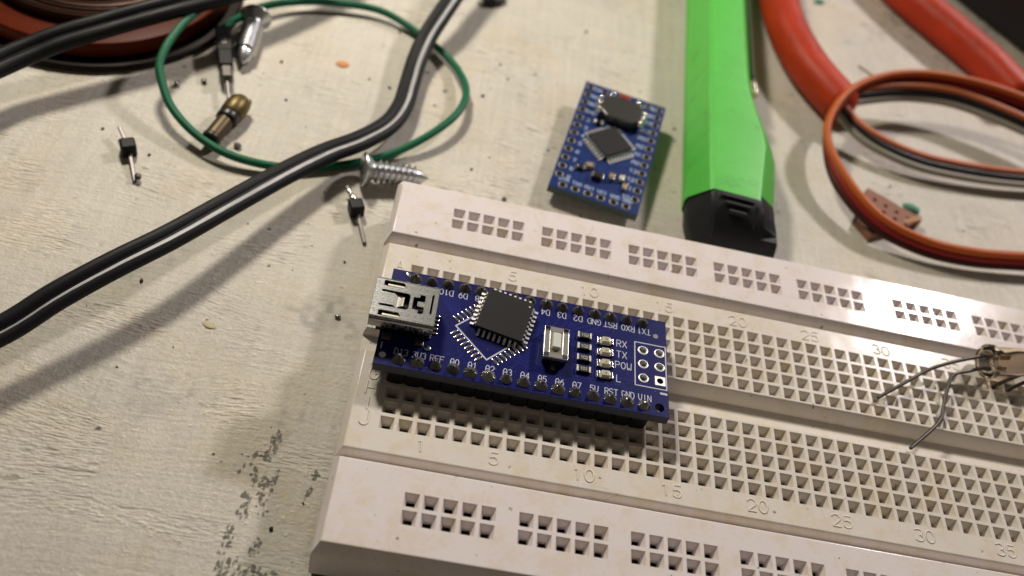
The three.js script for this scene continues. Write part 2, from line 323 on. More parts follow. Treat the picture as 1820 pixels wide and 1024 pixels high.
function pcbGeo(L, W, th, holes) {                            // board lying flat, x 0..L, z 0..W, top at y = 0
  const s = new THREE.Shape([[0, 0], [L, 0], [L, W], [0, W]].map(([x, z]) => new THREE.Vector2(x, z)));
  for (const [x, z, r] of holes) { const h = new THREE.Path(); h.absarc(x, z, r, 0, Math.PI * 2, true); s.holes.push(h); }
  const g = new THREE.ExtrudeGeometry(s, { depth: th, bevelEnabled: false, curveSegments: 14 }).rotateX(Math.PI / 2);
  const p = g.attributes.position, uv = g.attributes.uv;
  for (let i = 0; i < p.count; i++) uv.setXY(i, clamp(p.getX(i) / L, 0.002, 0.998), clamp(p.getZ(i) / W, 0.004, 0.996));
  return g;
}
const ringGeo = (ro, ri, h = 0.06) => new THREE.LatheGeometry([[ri, -0.9], [ri, h], [ro - 0.03, h], [ro, 0]].map(([x, y]) => new THREE.Vector2(x, y)), 20);
const leadShape = (pitchLen = 1) => {                         // gull-wing lead, pointing +x from the body's side, foot at y = 0
  const pts = [[0, 0.72], [0.32, 0.72], [0.5, 0.2], [1.0 * pitchLen, 0.16], [1.0 * pitchLen, 0], [0.42, 0], [0.22, 0.56], [0, 0.56]];
  return new THREE.ExtrudeGeometry(new THREE.Shape(pts.map(([x, y]) => new THREE.Vector2(x, y))), { depth: 0.36, bevelEnabled: false }).translate(0, 0, -0.18);
};
const sharedLead = share(leadShape());
function quadChip(parent, size, perSide, pitch, lead = sharedLead, mat = chipBlack) {
  const body = mesh('body', flatten([rbox(size, 0.5, size, 0.12, 0, 0.9, 0, 1), rbox(size - 0.1, 0.5, size - 0.1, 0.12, 0, 0.45, 0, 1)]), mat, parent);
  for (let s = 0; s < 4; s++) for (let k = 0; k < perSide; k++) {
    const o = (k - (perSide - 1) / 2) * pitch, a = s * Math.PI / 2, c = Math.cos(a), n = Math.sin(a), d = size / 2 - 0.1;
    mesh('lead', lead, tin, parent, [d * c + o * n, 0, -d * n + o * c], [0, a, 0]);
  }
  return body;
}
const chipCap = (w, h, d, end, bodyMat, endMat, parent, pos, turn, name, map) => {       // resistor, capacitor or LED in a chip package
  const t = mesh(name, rbox(w - 2 * end, h, d * 0.94, 0.05, 0, h / 2, 0, 1), bodyMat, parent, pos, [0, turn, 0]);
  for (const s of [-1, 1]) mesh('end_cap', rbox(end + 0.04, h * 0.96, d, 0.08, s * (w / 2 - end / 2), h / 2, 0, 1), endMat, t);
  return t;
};

// --- the long blue board plugged into the breadboard
const NX = -3.45, NZ = 4.2, NL = 42.75, NW = 17.85, NY = 13.44, PZ = [5.38, 20.62];
const silk = '#cdd1da';
{
  const nano = thing('microcontroller_board', 'long blue circuit board with a metal socket, plugged into the breadboard', 'circuit board', [NX, TOP, NZ]);
  const icsp = [35.55, 38.1].flatMap((x) => [10.66, 13.24, 15.82].map((z) => [x - NX, z - NZ, 0.5]));
  const pr = printer(NL, NW, NX, NZ, 46, '#0b1259');
  const k = pr.k;
  // copper runs under the mask, a shade lighter; then mottling of the mask itself
  const run = (pts, w = 0.22) => pr.line(pts, w, '#172070');
  for (let i = 0; i < 6; i++) run([[4.6 + i * 0.5, 7.6], [4.8 + i * 0.5, 8.6 + i * 0.25], [6.2 + i * 0.6, 10.6 + i * 0.1], [8.8, 11.2 + i * 0.3]]);
  for (let i = 0; i < 9; i++) run([[20 + i * 0.25, 18.6 - i * 0.3], [16.5 + i * 0.7, 17 - i * 0.35], [14.6 + i * 0.6, 16.8 - i * 0.5]]);
  for (let i = 0; i < 8; i++) run([[19.2 + i * 1.6, 7.8], [19.6 + i * 1.1, 9.4 - (i % 3) * 0.2], [19.2, 10.2 + i * 0.5]]);
  for (let i = 0; i < 12; i++) run([[2.54 * (i + 2), 20.6], [2.54 * (i + 2) + 0.3, 18.9], [2.54 * (i + 2) + rr(-1.5, 1.5), 17.4]]);
  for (const z of [10.3, 12.4, 14.5, 16.6]) { run([[24, z - 0.4], [25.2, z]], 0.3); run([[27.6, z], [28.4, z + 0.1]], 0.4); run([[30.8, z + 0.1], [34, z]], 0.22); }
  for (let i = 0; i < 30; i++) { const x = rr(5, 34), z = rr(8, 18.4); pr.dot(x, z, 0.2, '#20297c'); pr.dot(x, z, 0.09, '#0b1046'); }
  for (let i = 0; i < 2600; i++) { k.fillStyle = rnd() < 0.5 ? 'rgba(6,8,40,0.10)' : 'rgba(70,80,170,0.08)'; k.fillRect(rr(0, pr.c.width), rr(0, pr.c.height), rr(2, 9), rr(2, 9)); }
  for (let i = 0; i < 90; i++) pr.dot(rr(NX, NX + NL), rr(NZ, NZ + NW), rr(0.03, 0.08), 'rgba(170,165,150,0.55)');
  for (let i = 0; i < 12; i++) { const x = rr(0, 36), z = rr(8, 18), a = rr(0, 6.28), l = rr(1, 4); pr.line([[x, z], [x + l * Math.cos(a), z + l * Math.sin(a)]], 0.04, 'rgba(120,130,190,0.35)'); }
  // print
  const front = ['D13', '3V3', 'REF', 'A0', 'A1', 'A2', 'A3', 'A4', 'A5', 'A6', 'A7', '5V', 'RST', 'GND', 'VIN'], back = ['D12', 'D11', 'D10', 'D9', 'D8', 'D7', 'D6', 'D5', 'D4', 'D3', 'D2', 'GND', 'RST', 'RX0', 'TX1'];
  front.forEach((t, i) => pr.text(t, 1.05, i * P + 0.15, 19.3, 0, 0.12, silk, 5.5, 0.72));
  back.forEach((t, i) => pr.text(t, 1.05, i * P - 0.05 + (i > 12 ? 0.25 : 0), 6.95, Math.PI, 0.115, silk, 5.4, 0.78));
  [['RX', 32.35, 10.2], ['TX', 32.35, 12.25], ['POW', 32.6, 14.25], ['L', 31.9, 16.75]].forEach(([t, x, z]) => pr.text(t, 1.2, x - 0.1, z, 0, 0.125, silk, 5.6, 0.8));
  pr.line([[34.3, 9.25], [39.05, 9.25], [39.05, 17.25], [34.3, 17.25], [34.3, 9.25]], 0.17, silk);
  pr.line([[38.1, 17.9], [39, 17.9]], 0.2, silk); pr.text('1', 0.9, 38.6, 18.05, Math.PI / 2, 0.16, silk);
  pr.dot(37.6, 7.45, 0.42, '#8f9294'); pr.dot(-2.35, 20.3, 0.5, '#e4e6ea'); pr.line([[-2.75, 18.2], [-2.75, 19.2]], 0.2, silk);
  const dc = [12.2, 12.8], hd = 5.05;
  pr.line([[dc[0] - hd, dc[1]], [dc[0], dc[1] + hd], [dc[0] + hd, dc[1]], [dc[0], dc[1] - hd], [dc[0] - hd, dc[1]]], 0.24, '#c9ccd2');
  const maskMat = std([1, 1, 1], 0.36, 0, { map: pr.texture(), specularIntensity: 0.4 });
  const h0 = NY - TOP;
  const pcb = mesh('circuit_board', pcbGeo(NL, NW, 1.6, [...icsp, [37.9 - NX, 20.55 - NZ, 0.72]]), maskMat, nano, [0, h0, 0]);
  mesh('board_edge', flatten([box(NL + 0.02, 1.5, 0.05, NL / 2, -0.8, NW + 0.01), box(0.05, 1.5, NW, NL + 0.01, -0.8, NW / 2), box(0.05, 1.5, NW, -0.01, -0.8, NW / 2)]), std([0.05, 0.055, 0.075], 0.75), pcb);
  const g = (x, z) => [x - NX, h0, z - NZ];
  const ring = share(ringGeo(0.8, 0.5));
  icsp.forEach(([x, z], i) => { if (i === 5) { const sq = new THREE.Shape([[-0.8, -0.8], [0.8, -0.8], [0.8, 0.8], [-0.8, 0.8]].map((p) => new THREE.Vector2(...p))); const hh = new THREE.Path(); hh.absarc(0, 0, 0.5, 0, 7, true); sq.holes.push(hh); mesh('plated_hole', new THREE.ExtrudeGeometry(sq, { depth: 0.05, bevelEnabled: false, curveSegments: 12 }).rotateX(-Math.PI / 2), tin, nano, [x, h0 + 0.01, z]); } else mesh('plated_hole', ring, tin, nano, [x, h0, z]); });
  // solder joints, pins and header strips
  const blobs = [0, 1, 2, 3].map((v) => share(new THREE.LatheGeometry([[0.98, 0], [0.9, 0.1], [0.72, 0.3 + v * 0.05], [0.52, 0.58 + v * 0.06], [0.4, 0.78 + v * 0.05], [0.2, 0.9 + v * 0.06], [0, 0.93 + v * 0.07]].map(([x, y]) => new THREE.Vector2(x * (1.08 - v * 0.05), y * 0.85)), 14)));
  const tip = share(rbox(0.5, 0.5, 0.5, 0.14, 0, 0.82, 0, 1)), joint2 = [std([0.12, 0.115, 0.105], 0.3, 0.7), std([0.26, 0.25, 0.23], 0.24, 0.9), std([0.42, 0.41, 0.38], 0.22, 0.95)];
  for (const z of PZ) for (let i = 0; i < 15; i++) {
    const shiny = z > 10 ? (i === 5 || i === 14 ? 2 : i % 3 === 1 ? 1 : i > 3 ? 1 : 0) : 0;
    const j = mesh('solder_joint', blobs[(i * 7 + (z > 10 ? 1 : 0)) % 4], joint2[shiny], nano, g(i * P + rr(-0.06, 0.06), z + rr(-0.06, 0.06)), [rr(-0.12, 0.12), rr(0, 3), rr(-0.12, 0.12)]);
    if (i !== 14 || z < 10) mesh('pin_tip', tip, shiny === 2 ? darkTin : fluxTin, j);
  }
  for (const z of PZ) {
    const gs = []; for (let i = 0; i < 15; i++) gs.push(rbox(2.5, 2.5, 2.5, 0.22, i * P, 1.27, 0, 1));
    mesh('header_strip', flatten(gs), blackPlastic, nano, [-NX, 0.01, z - NZ]);
  }
  // pads of the empty quad footprint
  const pad = share(new THREE.SphereGeometry(1, 12, 8, 0, 6.2832, 0, 1.5708).scale(0.8, 0.13, 0.24));
  for (let s = 0; s < 4; s++) for (let i = 0; i < 8; i++) { const a = Math.PI / 4 + s * Math.PI / 2, o = (i - 3.5) * 0.8, d = 4.55, c = Math.cos(a), n = Math.sin(a); const m = mesh('solder_pad', pad, brightTin, nano, g(dc[0] + d * c + o * n, dc[1] - d * n + o * c), [0, a, 0]); m.position.y += 0.012 * MM; }
  // metal socket (mini USB shape): shell with slots cut through its top plate
  const usb = new THREE.Group(); usb.name = 'usb_socket'; usb.position.set((-5.3 - NX) * MM, (h0) * MM, (13.45 - NZ) * MM); nano.add(usb);
  const steelTex = dataTex(256, 256, (i, j) => { const v = 0.5 + (vnoise(La, i * 0.12, j * 0.2) - 0.5) * 0.5 + (vnoise(Lb, i * 0.9, j * 0.9) - 0.5) * 0.3; return [v, v, v]; });
  const steel = std([0.27, 0.275, 0.275], 0.48, 1, { roughnessMap: dataTex(256, 256, (i, j) => { const v = 0.65 + (vnoise(La, i * 0.1, j * 0.16) - 0.5) * 0.7; return [v, v, v]; }), bumpMap: steelTex, bumpScale: 0.000006 });
  const L = 9.1, W2 = 3.9, T = 3.95;
  const plate = new THREE.Shape([[0, -W2 + 0.45], [L, -W2 + 0.45], [L, W2 - 0.45], [0, W2 - 0.45]].map((p) => new THREE.Vector2(...p)));
  const cut = (pts) => plate.holes.push(new THREE.Path(pts.map((p) => new THREE.Vector2(...p))));
    for (const q of [-1, 1]) cut([[1.1, q * 2.75 - 0.5], [3.9, q * 2.75 - 0.5], [4.15, q * 2.75 - 0.25], [4.15, q * 2.75 + 0.25], [3.9, q * 2.75 + 0.5], [1.1, q * 2.75 + 0.5]]);
  cut([[1.0, -1.5], [4.9, -1.5], [5.15, -1.2], [5.15, 1.2], [4.9, 1.5], [1.0, 1.5], [1.0, 1.1], [3.0, 1.05], [3.0, -1.05], [1.0, -1.1]]);
  cut([[6.9, -1.75], [7.3, -1.6], [7.3, -0.5], [6.3, -0.42], [6.3, 0.42], [7.3, 0.5], [7.3, 1.6], [6.9, 1.75], [6.5, 1.7], [6.5, 1.2], [5.6, 1.1], [5.6, -1.1], [6.5, -1.2], [6.5, -1.7]]);
  cut([[8.15, -2.0], [8.5, -2.2], [8.5, 1.4], [8.15, 1.4]]);
  mesh('top_plate', new THREE.ExtrudeGeometry(plate, { depth: 0.3, bevelEnabled: true, bevelSize: 0.05, bevelThickness: 0.05, bevelSegments: 1 }).rotateX(Math.PI / 2), steel, usb, [0, T, 0]);
  const arcSide = (s) => { const pr2 = [[W2 - 0.46, T], [W2 - 0.2, T - 0.06], [W2 - 0.04, T - 0.25], [W2, T - 0.5], [W2, T - 1.75], [W2 - 0.15, T - 1.95], [W2 - 0.75, T - 2.35], [W2 - 0.9, T - 2.6]]; return grid([0, L].map((x) => pr2.map(([z, y]) => [x, y, s * z])), false, 0.9); };
  for (const s of [-1, 1]) mesh('side_wall', arcSide(s), steel, usb);
  mesh('rear_wall', box(0.3, T - 0.6, 2 * W2 - 2, L - 0.35, (T - 0.4) / 2, 0), steel, usb);
  mesh('insulator', flatten([box(L - 1.0, 1.0, 7.0, L / 2 + 0.4, 2.35, 0), box(L - 1.4, 1.9, 5.6, L / 2 + 0.4, 1.0, 0)]), blackPlastic, usb);
  mesh('floor_plate', box(L, 0.2, 5.6, L / 2, 0.15, 0), steel, usb);
  mesh('spring_tongue', grid([[0.98, 0.02], [2.4, 0.0], [3.0, -0.12], [3.4, -0.42], [3.8, -0.38], [4.2, -0.12], [4.35, -0.1]].map(([x, y]) => [-1.08, -0.4, 0.4, 1.08].map((z) => [x, T + y - 0.02, z * (x > 3.6 ? 0.75 : 1)])), false, 0.5), std([0.2, 0.195, 0.18], 0.5, 1), usb);
  for (const s of [-1, 1]) mesh('contact_spring', rbox(2.4, 0.12, 0.36, 0.05, 2.9, T - 0.3, s * 2.75, 1), std([0.6, 0.57, 0.46], 0.35, 1), usb);
  for (const s of [-1, 1]) for (const x of [2.9, 7.6]) mesh('mounting_tab', rbox(1.3, 0.25, 1.4, 0.08, x, 0.14, s * (W2 - 0.25), 1), darkTin, usb);
  for (let i = 0; i < 5; i++) mesh('contact_foot', rbox(0.9, 0.22, 0.4, 0.09, L + 0.35, 0.14, (i - 2) * 0.8, 1), brightTin, usb);
  mesh('solder_fillet', new THREE.SphereGeometry(0.35, 10, 6).scale(1.6, 0.5, 1.4), brightTin, nano, [L - 5.3 - NX - 0.2, h0 + 0.1, 17.9 - NZ]);
  mesh('solder_splash', new THREE.SphereGeometry(0.45, 10, 6).scale(0.8, 0.35, 1.6), brightTin, nano, [-1.1 - NX, h0 + 0.05, 5.0 - NZ], [0, 0.5, 0]);
  // reset button
  const btn = new THREE.Group(); btn.name = 'reset_button'; btn.position.set((21.85 - NX) * MM, h0 * MM, (13.75 - NZ) * MM); nano.add(btn);
  mesh('button_base', rbox(3.5, 1.0, 5.7, 0.15, 0, 0.55, 0, 1), blackPlastic, btn);
  mesh('button_cover', flatten([rbox(3.75, 0.75, 0.95, 0.1, 0, 1.4, -2.4, 1), rbox(3.75, 0.75, 0.95, 0.1, 0, 1.4, 2.4, 1), rbox(0.95, 0.75, 5.7, 0.1, -1.4, 1.4, 0, 1), rbox(0.95, 0.75, 5.7, 0.1, 1.4, 1.4, 0, 1)]), std([0.72, 0.71, 0.67], 0.28, 1), btn);
  mesh('button_collar', rbox(2.1, 0.5, 4.1, 0.2, 0, 1.45, 0, 1), std([0.30, 0.27, 0.20], 0.4, 0.6), btn);
  mesh('plunger', rbox(1.3, 1.1, 2.9, 0.3, 0, 1.75, -0.1), std([0.62, 0.63, 0.56], 0.5), btn);
  for (const s of [-1, 1]) mesh('button_lead', rbox(0.7, 0.25, 1.2, 0.08, 0, 0.15, s * 3.25, 1), darkTin, btn);
  // chip resistors and indicator LEDs
  const resTop = {};
  for (const code of ['102', '101']) { const q = printer(2, 1.2, 0, 0, 64, '#17171a'); q.text(code, 0.62, 1.0, 0.6, 0, 0.09, '#c9c6bd', 5); resTop[code] = std([1, 1, 1], 0.45, 0, { map: q.texture() }); }
  ['102', '102', '102', '101'].forEach((code, i) => {
    const r = chipCap(2.1, 0.5, 1.15, 0.26, blackPlastic, std([0.42, 0.41, 0.38], 0.4, 0.9), nano, g(26.4, [10.24, 12.35, 14.45, 16.5][i]), 0, 'resistor');
    const pg = new THREE.PlaneGeometry(1.5, 1.0).rotateX(-Math.PI / 2); const uv = pg.attributes.uv; for (let q = 0; q < uv.count; q++) uv.setY(q, 1 - uv.getY(q));
    mesh('value_print', pg, resTop[code], r, [0, 0.507, 0]);
  });
  const ledBody = std([0.62, 0.60, 0.50], 0.3), ledLens = std([0.75, 0.73, 0.62], 0.12, 0, { transmission: 0.35, thickness: 0 });
  [10.5, 12.6, 14.7, 16.75].forEach((z) => {
    const t = mesh('indicator_led', flatten([rbox(2.3, 0.35, 1.15, 0.06, 0, 0.18, 0, 1)]), ledBody, nano, g(29.6, z), [0, 0.06, 0]);
    for (const s of [-1, 1]) mesh('end_cap', rbox(0.45, 0.4, 1.2, 0.08, s * 1.0, 0.2, 0, 1), brightTin, t);
    mesh('lens', rbox(1.25, 0.55, 0.95, 0.12, 0.05, 0.55, 0, 1), ledLens, t);
    mesh('die', rbox(0.28, 0.08, 0.28, 0.03, 0.05, 0.84, 0, 1), std([0.3, 0.24, 0.08], 0.4, 0.6), t);
  });
}
{ // the loose quad-flat chip resting askew over the footprint, its far edge on the solder joints
  const chip = thing('quad_flat_chip', 'black square chip with silver leads lying askew on the long blue board', 'chip', [14.0, 13.95, 10.15]);
  chip.rotation.set(0.11, -0.2, 0, 'YXZ');
  quadChip(chip, 7.15, 8, 0.8);
  mesh('orientation_dot', new THREE.CylinderGeometry(0.16, 0.16, 0.05, 10), std([0.5, 0.5, 0.48], 0.6), chip, [3.0, 1.16, -2.7]);
}
{ // small blue board lying on the bench
  const L = 17.7, W = 33.4;
  const b = thing('microcontroller_board', 'small blue circuit board with empty edge holes lying on the bench', 'circuit board', [21.0, 1.75, -33.0]);
  b.rotation.set(0.05, -0.185, 0, 'YXZ');                      // local x along the near edge, -z away; the far end sits higher
  const pr = printer(L, W, 0, 0, 40, '#122b66');
  const holes = [], side = 12;
  for (let i = 0; i < side; i++) for (const x of [1.25, L - 1.25]) holes.push([x, 1.6 + i * 2.54, 0.5]);
  for (let i = 0; i < 6; i++) holes.push([2.5 + i * 2.54, W - 1.3, 0.5]);
  for (const [x, z] of [[4.4, 1.6], [6.6, 2.4], [12.2, 2.4], [14, 1.6]]) holes.push([x, z, 0.45]);
  for (let i = 0; i < 40; i++) { const x = rr(3, 15), z = rr(3, 30), a = rr(0, 6.28); pr.line([[x, z], [x + 2 * Math.cos(a), z + 2 * Math.sin(a)]], 0.2, '#1d3c7c'); }
  for (let i = 0; i < 1500; i++) { pr.k.fillStyle = rnd() < 0.5 ? 'rgba(8,14,50,0.12)' : 'rgba(90,120,190,0.1)'; pr.k.fillRect(rr(0, pr.c.width), rr(0, pr.c.height), rr(2, 8), rr(2, 8)); }
  const lt = ['TX0', 'RX1', 'RST', 'GND', '2', '3', '4', '5', '6', '7', '8', '9'], rt = ['RAW', 'GND', 'RST', 'VCC', 'A3', 'A2', 'A1', 'A0', '13', '12', '11', '10'];
  lt.forEach((t, i) => pr.text(t, 0.95, 3.1, 1.6 + i * 2.54, Math.PI / 2 * 0, 0.2, '#9fb0cc', 5)); rt.forEach((t, i) => pr.text(t, 0.95, L - 3.1, 1.6 + i * 2.54, 0, 0.2, '#9fb0cc', 5));
  ['DTR', 'TX0', 'RX1', 'VCC', 'GND', 'GND'].forEach((t, i) => pr.text(t, 0.8, 2.5 + i * 2.54, W - 2.9, 0, 0.17, '#9fb0cc', 5));
  const pcb = mesh('circuit_board', pcbGeo(L, W, 1.6, holes), std([1, 1, 1], 0.32, 0, { map: pr.texture() }), b, [0, 1.6, -W]);
  mesh('board_edge', flatten([box(L, 1.5, 0.06, L / 2, -0.8, W), box(0.06, 1.5, W, L, -0.8, W / 2)]), std([0.045, 0.07, 0.06], 0.7), pcb);
  const ring = share(ringGeo(0.86, 0.5));
  const miniRing = std([0.22, 0.21, 0.19], 0.4, 0.9);
  for (const [x, z] of holes) mesh('plated_hole', ring, miniRing, b, [x, 1.6, z - W]);
  mesh('pin_header', flatten([0, 1, 2, 3].map((i) => rbox(2.5, 2.4, 2.4, 0.3, 4 + i * 2.54, -1.25, -W + 2.5, 1))), blackPlastic, b);
  const chip = new THREE.Group(); chip.name = 'processor_chip'; chip.position.set(8.6 * MM, 1.62 * MM, -16.4 * MM); chip.rotation.y = Math.PI / 4 + 0.02; b.add(chip);
  quadChip(chip, 6.6, 8, 0.8, share(leadShape(1.45)));
  const sub = (name, geo, mat, x, z, turn = 0) => mesh(name, geo, mat, b, [x, 1.62, z - W], [0, turn, 0]);
  // the dark eight-sided reset button with bright tabs round its rim
  const oct = new THREE.Shape([[-4.2, -1.6], [-2.6, -3.1], [2.6, -3.1], [4.2, -1.6], [4.2, 1.6], [2.6, 3.1], [-2.6, 3.1], [-4.2, 1.6]].map((p) => new THREE.Vector2(...p)));
  const qt = printer(6, 3, -3, -1.5, 60, '#171718'); qt.text('ATTRAM', 0.75, 0, -0.6, 0, 0.1, '#6d6d68', 5.2); qt.text('V3', 0.9, -1.4, 0.6, 0, 0.12, '#6d6d68', 5.2);
  const ob = sub('octagonal_package', new THREE.ExtrudeGeometry(oct, { depth: 1.5, bevelEnabled: true, bevelSize: 0.2, bevelThickness: 0.25, bevelSegments: 2 }).rotateX(-Math.PI / 2).translate(0, 0.25, 0), std([0.13, 0.13, 0.12], 0.3, 0.8), 8.9, 7.4);
  for (const [x, z] of [[-4.4, -1.3], [-4.5, 0.2], [-4.2, 1.9], [4.4, -0.8], [4.5, 0.7], [4.2, 2.2], [-2.6, -3.3], [2.7, -3.4]]) mesh('solder_tab', new THREE.SphereGeometry(0.72, 10, 8).scale(1, 1.3, 1), brightTin, ob, [x * 1.05, 1.35, z * 1.05]);
  sub('tantalum_capacitor', rbox(2.6, 1.5, 1.6, 0.2, 0, 0.75, 0), std([0.22, 0.035, 0.02], 0.4), 8.7, 2.6);
  const ceramic = std([0.32, 0.22, 0.13], 0.45);
  chipCap(1.9, 0.8, 1.2, 0.4, ceramic, brightTin, b, [6.2, 1.62, 25.0 - W], 0.2, 'ceramic_capacitor');
  chipCap(1.9, 0.8, 1.2, 0.4, ceramic, brightTin, b, [11.0, 1.62, 26.0 - W], Math.PI / 2, 'ceramic_capacitor');
  chipCap(1.9, 0.6, 1.1, 0.4, blackPlastic, brightTin, b, [4.6, 1.62, 26.2 - W], 0.1, 'resistor');
  chipCap(2.4, 1.0, 1.4, 0.4, blackPlastic, brightTin, b, [8.2, 1.62, 27.2 - W], 0.05, 'regulator');
  chipCap(1.9, 0.6, 1.1, 0.4, std([0.55, 0.55, 0.5], 0.3), brightTin, b, [12.9, 1.62, 25.4 - W], Math.PI / 2, 'indicator_led');
  chipCap(1.9, 0.6, 1.1, 0.4, ceramic, brightTin, b, [13.9, 1.62, 27.4 - W], Math.PI / 2, 'ceramic_capacitor');
  chipCap(1.9, 0.6, 1.1, 0.4, blackPlastic, tin, b, [5.2, 1.62, 11.8 - W], 0.1, 'resistor');
}

// ---------------------------------------------------------------- cables
const jacket = (c, r, bump = 0.00003) => std(c, r, 0, { specularIntensity: 0.35, bumpMap: dataTex(64, 256, (i, j) => { const h = vnoise(Lb, i * 0.5, j * 0.5); return [h, h, h]; }), bumpScale: bump });
function ribbonStrand(pts, sides, off, r, seg, rad = 9) { return tube(pts.map((p, i) => [p[0] + sides[i][0] * off, p[1] + sides[i][1] * off, p[2] + sides[i][2] * off]), r, seg, rad); }
{ // twin flex with a pale stripe, sweeping from the lower left to the top
  const pts = [[-90, 10, 70], [-70, 7.4, 41], [-53.9, 7.0, 23.7], [-49.0, 7.9, 16.9], [-43.6, 8.4, 9.9], [-37.9, 8.2, 2.3], [-32.1, 7.4, -7.2], [-25.7, 6.2, -18.0], [-19.8, 5.0, -27.1], [-14.8, 4.2, -33.2], [-10.7, 3.6, -39.9], [-9.0, 3.3, -46.5], [-8.7, 3.2, -54.0], [-8.4, 3.6, -62.3], [-7.4, 4.8, -69.1], [-5.7, 6.3, -75.0], [-4.1, 7.5, -80.4], [-0.5, 9, -95], [6, 11, -115], [14, 12, -140]];
  // side vector from the plain lobe to the striped lobe: lies to the near right, tipping down at the lower left
  const sides = pts.map((p, i) => { const t = i / (pts.length - 1), a = t < 0.5 ? -0.62 + t * 0.9 : -0.17; const q = pts[Math.min(i + 1, pts.length - 1)], o = pts[Math.max(i - 1, 0)]; const d = V(q[0] - o[0], 0, q[2] - o[2]).normalize(), n = V(-d.z, 0, d.x); return [n.x * Math.cos(a), Math.sin(a), n.z * Math.cos(a)]; });
  const t = thing('twin_flex_cable', 'black two core cable with a pale stripe crossing the green wire loop', 'cable');
  const m = jacket([0.011, 0.011, 0.013], 0.5);
  mesh('plain_core', ribbonStrand(pts, sides, -0.98, 1.12, 150, 14), m, t);
  const c2 = mesh('striped_core', ribbonStrand(pts, sides, 0.98, 1.12, 150, 14), m, t);
  mesh('web', ribbonStrand(pts, sides, 0, 0.85, 150, 8), m, t);
  // the stripe: a thin inlay along the top of the striped core
  const cc = curve(pts.map((p, i) => [p[0] + sides[i][0] * 0.98, p[1] + sides[i][1] * 0.98, p[2] + sides[i][2] * 0.98]));
  const rows = []; for (let i = 0; i <= 170; i++) {
    const u = i / 170, c = cc.getPointAt(u), d = cc.getTangentAt(u), s = V(-d.z, 0, d.x).normalize(), up = s.clone().cross(d).normalize(); if (up.y < 0) up.negate();
    rows.push([-0.62, -0.42, -0.22, -0.02, 0.18].map((a) => { const q = a + 0.12 * Math.sin(i * 0.11), v = c.clone().addScaledVector(s, Math.sin(q) * 1.132).addScaledVector(up, Math.cos(q) * 1.132); return v.toArray(); }));
  }
  mesh('stripe', grid(rows), std([1, 1, 1], 0.5, 0, { map: dataTex(16, 1024, (i, j) => { const w = 0.46 - 0.16 * sm(0.5, 0.8, vnoise(La, i * 0.25, j * 0.06)) + (vnoise(Lb, i * 0.7, j * 0.5) - 0.5) * 0.07, e = i < 1 || i > 14 ? sm(0.35, 0.6, vnoise(Lb, i + 9, j * 0.2)) * 0.6 : 0; return [w * (1 - e), w * (1 - e), w * (1 - e) * 1.02]; }, true) }), c2);
}
{ // second black cable over the spool
  const pts = [[-86, 9.4, -3], [-80.6, 9, -15], [-79, 8.6, -22.9], [-76.2, 8.4, -28.7], [-73.3, 8.6, -33.2], [-70, 9.2, -37], [-62.8, 9.8, -44.3], [-55.1, 10.2, -52], [-47.1, 10, -60.8], [-37, 9.5, -74.1], [-26.3, 9, -91.7], [-16, 8, -112]];
  const sides = pts.map((p, i) => { const q = pts[Math.min(i + 1, pts.length - 1)], o = pts[Math.max(i - 1, 0)], d = V(q[0] - o[0], 0, q[2] - o[2]).normalize(); return [-d.z * 0.92, -0.38, d.x * 0.92]; });
  const t = thing('black_cable', 'plain black cable lying across the copper wire spool', 'cable');
  const m = jacket([0.006, 0.006, 0.007], 0.45);
  mesh('core', ribbonStrand(pts, sides, -1.1, 1.35, 90, 14), m, t); mesh('core', ribbonStrand(pts, sides, 1.1, 1.35, 90, 14), m, t); mesh('web', ribbonStrand(pts, sides, 0, 0.9, 90, 8), m, t);
}
{ // green jumper wire: a loop that ends in a black crimp housing
  const pts = [[-46.9, 3.2, -59.5], [-45.6, 3.0, -63], [-41.8, 2.6, -70], [-35.8, 2.2, -75], [-28, 2, -78], [-18.3, 1.9, -78.8], [-7.6, 1.2, -73.2], [-1.2, 1.6, -66.5], [2.5, 2.6, -57.6], [2.1, 3.2, -49.5], [-1.6, 3.0, -42], [-8.5, 1.6, -34.8], [-14.2, 1.0, -31], [-21.6, 1.0, -27.2], [-29.1, 1.4, -24.8], [-37.2, 2, -25], [-44.1, 2.6, -28.3], [-49.2, 3.8, -32.6], [-51.8, 5.2, -36.6], [-53.1, 6.2, -39.4], [-53.3, 7.2, -43.2], [-52.7, 8, -47.8], [-51.6, 8.6, -52.3], [-50.2, 8.6, -57], [-49, 8.2, -61.6], [-46, 7.5, -72]];
  const t = thing('green_jumper_wire', 'green insulated wire lying in a loop with a black plug on its end', 'wire');
  mesh('insulation', tube(pts, 0.78, 220, 10), jacket([0.012, 0.125, 0.062], 0.42), t);
  const plug = new THREE.Group(); plug.name = 'crimp_plug'; plug.position.set(-45.2 * MM, 2.3 * MM, -53.0 * MM); plug.rotation.set(0, 0.33, 0); plug.scale.set(1.2, 1.1, 1.0); t.add(plug);
  mesh('housing', flatten([rbox(2.5, 2.5, 7.6, 0.25, 0, 0, -2.7, 1), rbox(2.2, 2.2, 5, 0.25, 0, 0, 3.0, 1)]), blackPlastic, plug);
  mesh('latch_window', rbox(1.0, 0.2, 2.0, 0.08, 0, 1.22, -1.6, 1), darkTin, plug);
  mesh('crimp_barrel', rbox(1.9, 1.9, 4.4, 0.5, 0, -0.2, 6.6, 2), std([0.12, 0.11, 0.10], 0.5, 0.6), plug);
  mesh('contact_pin', rbox(0.55, 0.55, 6.2, 0.2, 0, -0.4, 11.4, 1), std([0.25, 0.23, 0.22], 0.45, 0.8), plug);
}
